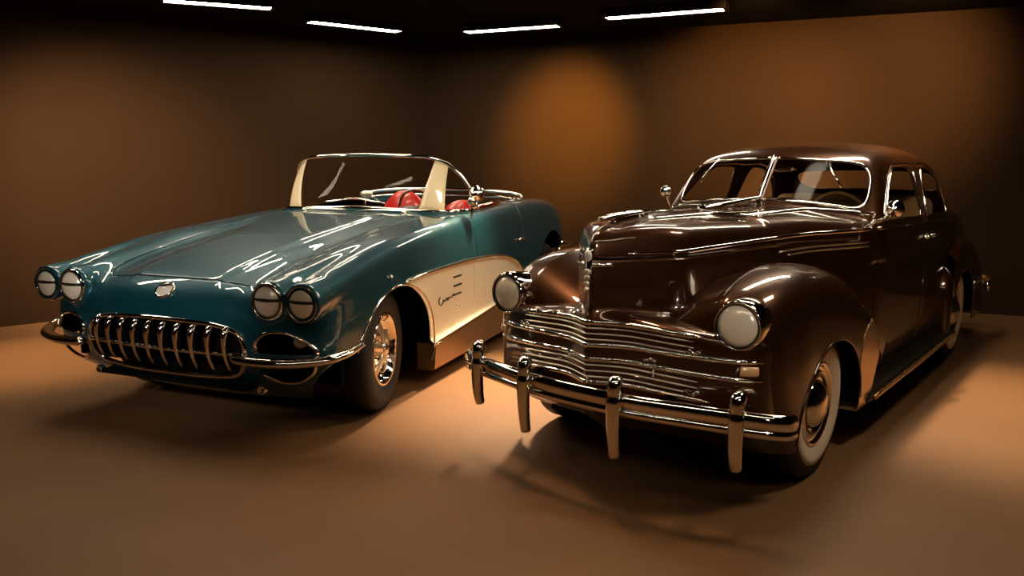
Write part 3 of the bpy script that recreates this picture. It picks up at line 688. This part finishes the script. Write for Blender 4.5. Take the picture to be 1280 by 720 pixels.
for s in (1, -1):
    ff = fS if s > 0 else mirror(fS); rf = rS if s > 0 else mirror(rS)
    ff = clip(ff, lambda x, y, z: z - .215); ff = clip(ff, lambda x, y, z: np.maximum(-f_arch(x, z), .42 - np.abs(y)))
    fo = obj('front_fender', ff, M['brown'], sedan, .006, M['black'])
    rf = clip(rf, lambda x, y, z: z - .23); rf = clip(rf, lambda x, y, z: np.maximum(-r_arch(x, z), .55 - np.abs(y)))
    ro = obj('rear_fender', rf, M['brown'], sedan, .006, M['black'])
    # beading between fender and arch
    th = np.linspace(-.02 * PI, 1.0 * PI, 50); arc = np.array([(-.09 + .405 * math.cos(t), 1.3 * s, .27 + .355 * math.sin(t)) for t in th]); P = hit(f_fender, arc, (0, -s, 0))
    obj('arch_bead', tube(P, .007, .006, 6, up=(0, s, 0)), M['brown'], fo)
    # light stone guard at the tail of the front fender
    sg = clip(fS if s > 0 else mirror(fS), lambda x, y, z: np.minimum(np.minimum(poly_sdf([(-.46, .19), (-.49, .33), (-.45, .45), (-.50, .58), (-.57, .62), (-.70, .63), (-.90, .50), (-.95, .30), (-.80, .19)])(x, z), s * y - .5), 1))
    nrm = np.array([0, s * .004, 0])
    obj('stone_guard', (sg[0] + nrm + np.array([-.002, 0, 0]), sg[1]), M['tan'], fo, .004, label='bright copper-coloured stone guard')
    rg = clip(rS if s > 0 else mirror(rS), lambda x, y, z: np.minimum(poly_sdf([(-2.50, .50), (-2.49, .66), (-2.55, .80), (-2.60, .80), (-2.56, .66), (-2.56, .50)])(x, z), s * y - .5))
    if len(rg[0]): obj('stone_guard', (rg[0] + nrm * .8, rg[1]), M['chrome'], ro, .003, label='chrome stone guard')
    rb = rbox(-1.60, s * .665, .235, 2.02, .20, .055, .04)
    rbo = obj('running_board', rb, M['dark'], sedan)
    obj('board_trim', tube(polyline_smooth([(-.66, s * .772, .232), (-1.5, s * .774, .236), (-2.55, s * .772, .240)], 20), .014, .009, 8, up=(0, 0, 1)), M['tan'], rbo)
    # hood side strip, belt strip, lower louvre trims
    hs = on_side(f_sedan, [(.66, 1.035), (.3, 1.043), (-.2, 1.052), (-.6, 1.058), (-.93, 1.062)], s, .003, 60)
    obj('hood_strip', tube(hs, .010, .006, 8, up=(0, 0, 1), taper=lambda t: .35 + min(1, t * 6) * .65), M['chrome'], sedan)
    bl = on_side(f_sedan, [(-.97, 1.062), (-1.5, 1.052), (-2.1, 1.035), (-2.7, 1.005)], s, .003, 50)
    obj('belt_strip', tube(bl, .008, .005, 8, up=(0, 0, 1)), M['chrome'], sedan)
    for zz, x0 in ((.985, -.22), (.965, -.30)):
        lt = on_side(f_sedan, [(x0, zz), (-.5, zz + .008), (-.86, zz + .012)], s, .003, 20)
        obj('louver_trim', tube(lt, .005, .004, 6, up=(0, 0, 1)), M['satin'], sedan)
    c = (.615, s * .585, .787); headlight(sedan, c, .095, (1, s * .04, .0), depth=.12)
    # parking lamps under the second bar
    pl = on_front(lambda x, y, z: np.minimum(f_sedan(x, y, z), f_fender(x, y, z)), [(s * .60, .607), (s * .655, .605)], .004, 6)
    obj('parking_lamp', tube(pl, .020, .010, 12, up=(0, 0, 1)), M['amber'], sedan, label='small amber parking lamp')
    wheel(sedan, -.03, .705, .335, .335, .15, s, 'white'); wheel(sedan, -2.87, .705, .335, .335, .15, s, 'white')
    # windshield pane of this side
    pn = clip(gl['ws'], lambda x, y, z: s * y - .004)
    ws = obj('windshield_pane', (pn[0] - np.array([.008, 0, 0]), pn[1]), M['glass'], sedan)
    cl = np.concatenate([ws_c]); P = np.stack([np.full(len(cl), .2), s * cl[:, 0], cl[:, 1]], 1); P = hit(f_sedan, P, (-1, 0, 0), 1.7, 240)
    obj('windshield_trim', tube(P + np.array([.002, 0, 0]), .009, .008, 8, up=(1, 0, 0)), M['chrome'], ws)
    wpt = [(.30, 1.40), (.36, 1.33), (.42, 1.26)] if s > 0 else [(.36, 1.415), (.40, 1.35), (.43, 1.27)]
    P = hit(f_sedan, np.array([(.2, s * a, c_) for a, c_ in wpt]), (-1, 0, 0), 1.7, 240) + np.array([.02, 0, .012])
    wpo = obj('wiper', tube(P, .007, .005, 6), M['chrome'], sedan)
    sm = obj('side_mirror', lathe([(-.045, .006), (-.03, .028), (0, .046 if s > 0 else .036), (.01, .046 if s > 0 else .036), (.012, .032), (.006, 0)], (-.93, s * .73, 1.17) if s > 0 else (-.96, -.62, 1.225), (-1, -.15 * s, 0), 28), M['chrome'], sedan)
    obj('mirror_arm', tube(polyline_smooth([(-.97, s * .62, 1.085), (-.96, s * .68, 1.12), (-.94, s * .725, 1.155)] if s > 0 else [(-1.0, -.57, 1.10), (-.99, -.60, 1.14), (-.97, -.615, 1.205)], 8), .009), M['chrome'], sm)
# centre bar and cowl trim
P = hit(f_sedan, np.array([(.2, 0, z_) for z_ in np.linspace(1.175, 1.44, 10)]), (-1, 0, 0), 1.7, 240)
obj('center_bar', tube(P + np.array([.004, 0, 0]), .013, .013, 10), M['chrome'], sedan)
cw = on_top(f_sedan, [(-.98, -.56), (-.93, -.4), (-.90, -.2), (-.89, 0), (-.90, .2), (-.93, .4), (-.98, .56)], .0, 60)
cwl = hit(f_sedan, np.array([(.3, y_, 1.158 - .06 * abs(y_)**2) for y_ in np.linspace(-.56, .56, 40)]), (-1, 0, 0), 1.8, 300)
obj('cowl_trim', tube(cwl + np.array([.004, 0, .0]), .008), M['chrome'], sedan)
obj('rear_window', (gl['rw'][0] + np.array([.008, 0, 0]), gl['rw'][1]), M['glass'], sedan)
ctr = on_top(f_sedan, [(.60, 0), (.2, 0), (-.5, 0), (-.90, 0)], .001, 60)
obj('hood_spine', tube(ctr, .005, .006, 6, up=(0, 0, 1)), M['brown'], sedan)
# hood ornament: streamlined wing on a foot
orn = obj('hood_ornament', tube(polyline_smooth([(.70, 0, 1.175), (.60, 0, 1.184), (.42, 0, 1.190), (.30, 0, 1.192)], 20), .012, .020, 10, up=(0, 0, 1), taper=lambda t: .4 + .7 * math.sin(PI * min(1, .25 + t * .7))), M['chrome'], sedan)
obj('ornament_foot', tube(polyline_smooth([(.62, 0, 1.155), (.52, 0, 1.170), (.40, 0, 1.174)], 12), .010, .014, 8, up=(0, 0, 1)), M['chrome'], orn)
# prow emblem
def prow(z_): return hit(f_sedan, np.array([(1.3, 0, z_)]), (-1, 0, 0), 1.2, 200)[0]
pts = np.array([prow(z_) for z_ in np.linspace(.78, 1.06, 18)]) + np.array([.008, 0, 0])
pe = obj('prow_emblem', tube(pts, .008, .015, 8, up=(1, 0, 0), taper=lambda t: .15 + 1.0 * sstep(0, .85, t)), M['chrome'], sedan)
pc = prow(.99)
obj('emblem_wings', merge(tube([pc + [.012, 0, 0], pc + [-.04, .085, .004]], .008, .006), tube([pc + [.012, 0, 0], pc + [-.04, -.085, .004]], .008, .006)), M['chrome'], pe)
obj('emblem_shield', ellipsoid(tuple(pc + np.array([.014, 0, .040])), (.010, .019, .024)), M['enamel'], pe)
obj('emblem_beads', merge(*[ellipsoid(tuple(prow(z_) + np.array([.016, 0, 0])), (.009, r_, .012), 12) for z_, r_ in ((.965, .016), (.940, .014), (.915, .012), (.890, .010))]), M['satin'], pe)
obj('prow_strips', merge(*[tube(np.array([prow(z_) + np.array([-.055, s * .045, 0]) for z_ in np.linspace(.775, 1.06, 14)]), .005) for s in (1, -1)]), M['chrome'], sedan)
# grille bars (heavy and fine), each following the prow-shaped front
f_front = lambda x, y, z: np.minimum(f_sedan(x, y, z), f_fender(x, y, z))
def gbar(z0, z1, y1, r, nm, ys=None):
    ys = np.concatenate([np.linspace(-y1, -.02, 26), [0], np.linspace(.02, y1, 26)])
    zz = z0 + (z1 - z0) * (np.abs(ys) / max(y1, .01))**1.5
    P = np.stack([np.full(len(ys), 1.3), ys, zz], 1); Q = hit(f_front, P, (-1, 0, 0), 1.6, 260)
    X = np.where(np.abs(ys) < .42, sFg(np.abs(ys)) + .002, Q[:, 0] + .006); sm = X.copy()
    for _ in range(6): sm[1:-1] = np.where(np.abs(ys[1:-1]) > .25, (sm[:-2] + 2 * sm[1:-1] + sm[2:]) / 4, sm[1:-1])
    Q = np.stack([np.maximum(sm, np.where(np.abs(ys) < .42, 0, Q[:, 0])), ys, zz], 1)
    return obj(nm, tube(Q, r, r * .7, 10, up=(0, 0, 1), taper=lambda t: min(1, .3 + 12 * min(t, 1 - t))), M['satin'] if r < .005 else M['chrome'], sedan)
gbar(.752, .728, .46, .011, 'grille_bar'); gbar(.655, .640, .668, .011, 'grille_bar')
gbar(.595, .565, .668, .011, 'grille_bar'); gbar(.495, .470, .50, .010, 'grille_bar')
for z0 in (.728, .704, .680): gbar(z0, z0 - .018, .43, .0035, 'grille_blade')
for z0 in (.570, .545, .520): gbar(z0, z0 - .022, .45, .0035, 'grille_blade')
for s in (1, -1):
    for zc in (.665, .500):
        q = hit(f_front, np.array([(1.3, s * (.40 + .012 * k), zc + .008 * math.sin(k * 1.7)) for k in range(6)]), (-1, 0, 0), 1.6, 260) + np.array([.006, 0, 0])
        obj('grille_badge', tube(q, .009, .005, 6), M['chrome'], sedan)
# bumper with four guards
BP = [(.60, .815, .425), (.665, .80, .436), (.72, .72, .443), (.79, .50, .448), (.845, .25, .450), (.86, 0, .450)]
bpts = [(a, b_, c) for a, b_, c in BP] + [(a, -b_, c) for a, b_, c in BP[-2::-1]]
bpc = polyline_smooth(bpts, 110)
bm = obj('bumper', merge(tube(bpc + np.array([0, 0, .016]), .034, .022, 16, up=(0, 0, 1)), tube(bpc + np.array([-.002, 0, -.030]), .020, .019, 12, up=(0, 0, 1))), M['chrome'], sedan)
for yy in (-.625, -.27, .20, .665):
    i = int(np.argmin(np.abs(bpc[:, 1] - yy) + (bpc[:, 0] < .5) * 9)); q = bpc[i]
    P = polyline_smooth([(q[0] + .005, yy, .555), (q[0] + .028, yy, .545), (q[0] + .038, yy, .50), (q[0] + .040, yy, .42), (q[0] + .034, yy, .32), (q[0] + .022, yy, .235 if abs(yy) < .6 else .27)], 30)
    obj('bumper_guard', tube(P, .030, .028, 14, up=(0, 1, 0), taper=lambda t: .8 + .25 * math.sin(PI * min(1, t * 2.2)) if t < .45 else 1.05 - .45 * (t - .45)), M['chrome'], bm)
obj('bumper_bracket', merge(box(.30, .82, -.36, -.32, .41, .47), box(.30, .82, .32, .36, .41, .47)), M['black'], sedan, flat=True)
rbs = polyline_smooth([(-3.5, .80, .45), (-3.8, .78, .45), (-3.98, .55, .45), (-4.03, 0, .45), (-3.98, -.55, .45), (-3.8, -.78, .45), (-3.5, -.80, .45)], 60)
obj('rear_bumper', tube(rbs, .045, .016, 10, up=(0, 0, 1)), M['chrome'], sedan)
obj('underbody', merge(box(-3.6, .50, -.40, .40, .22, .55), box(-2.35, -.65, -.60, .60, .22, .36)), M['black'], sedan, flat=True)
# cabin interior
for xx, nm in ((-1.75, 'front_seat'), (-2.62, 'rear_seat')):
    obj(nm, merge(rbox(xx + .22, 0, .66, .50, 1.10, .20, .10), rbox(xx, 0, .92, .18, 1.10, .50, .12)), M['beige'], sedan)
obj('dashboard', rbox(-1.16, 0, 1.02, .16, 1.06, .20, .08), M['trim'], sedan)
swc = np.array([-1.42, .30, 1.07]); SW = np.array([swc + .17 * (u * math.sin(t) + np.array([0, 1, 0]) * math.cos(t)) for t in th * 0 + np.linspace(0, 2 * PI, len(th), endpoint=False)])
sw = obj('steering_wheel', tube(SW, .010, seg=8, closed=True), M['beige'], sedan)
obj('steering_spokes', merge(*[tube([swc, SW[i]], .007) for i in (0, 16, 33)], tube([swc, swc + [.24, 0, -.1]], .018)), M['trim'], sw)
rmi = obj('rear_view_mirror', ellipsoid((-1.27, 0, 1.37), (.015, .09, .022)), M['chrome'], sedan)
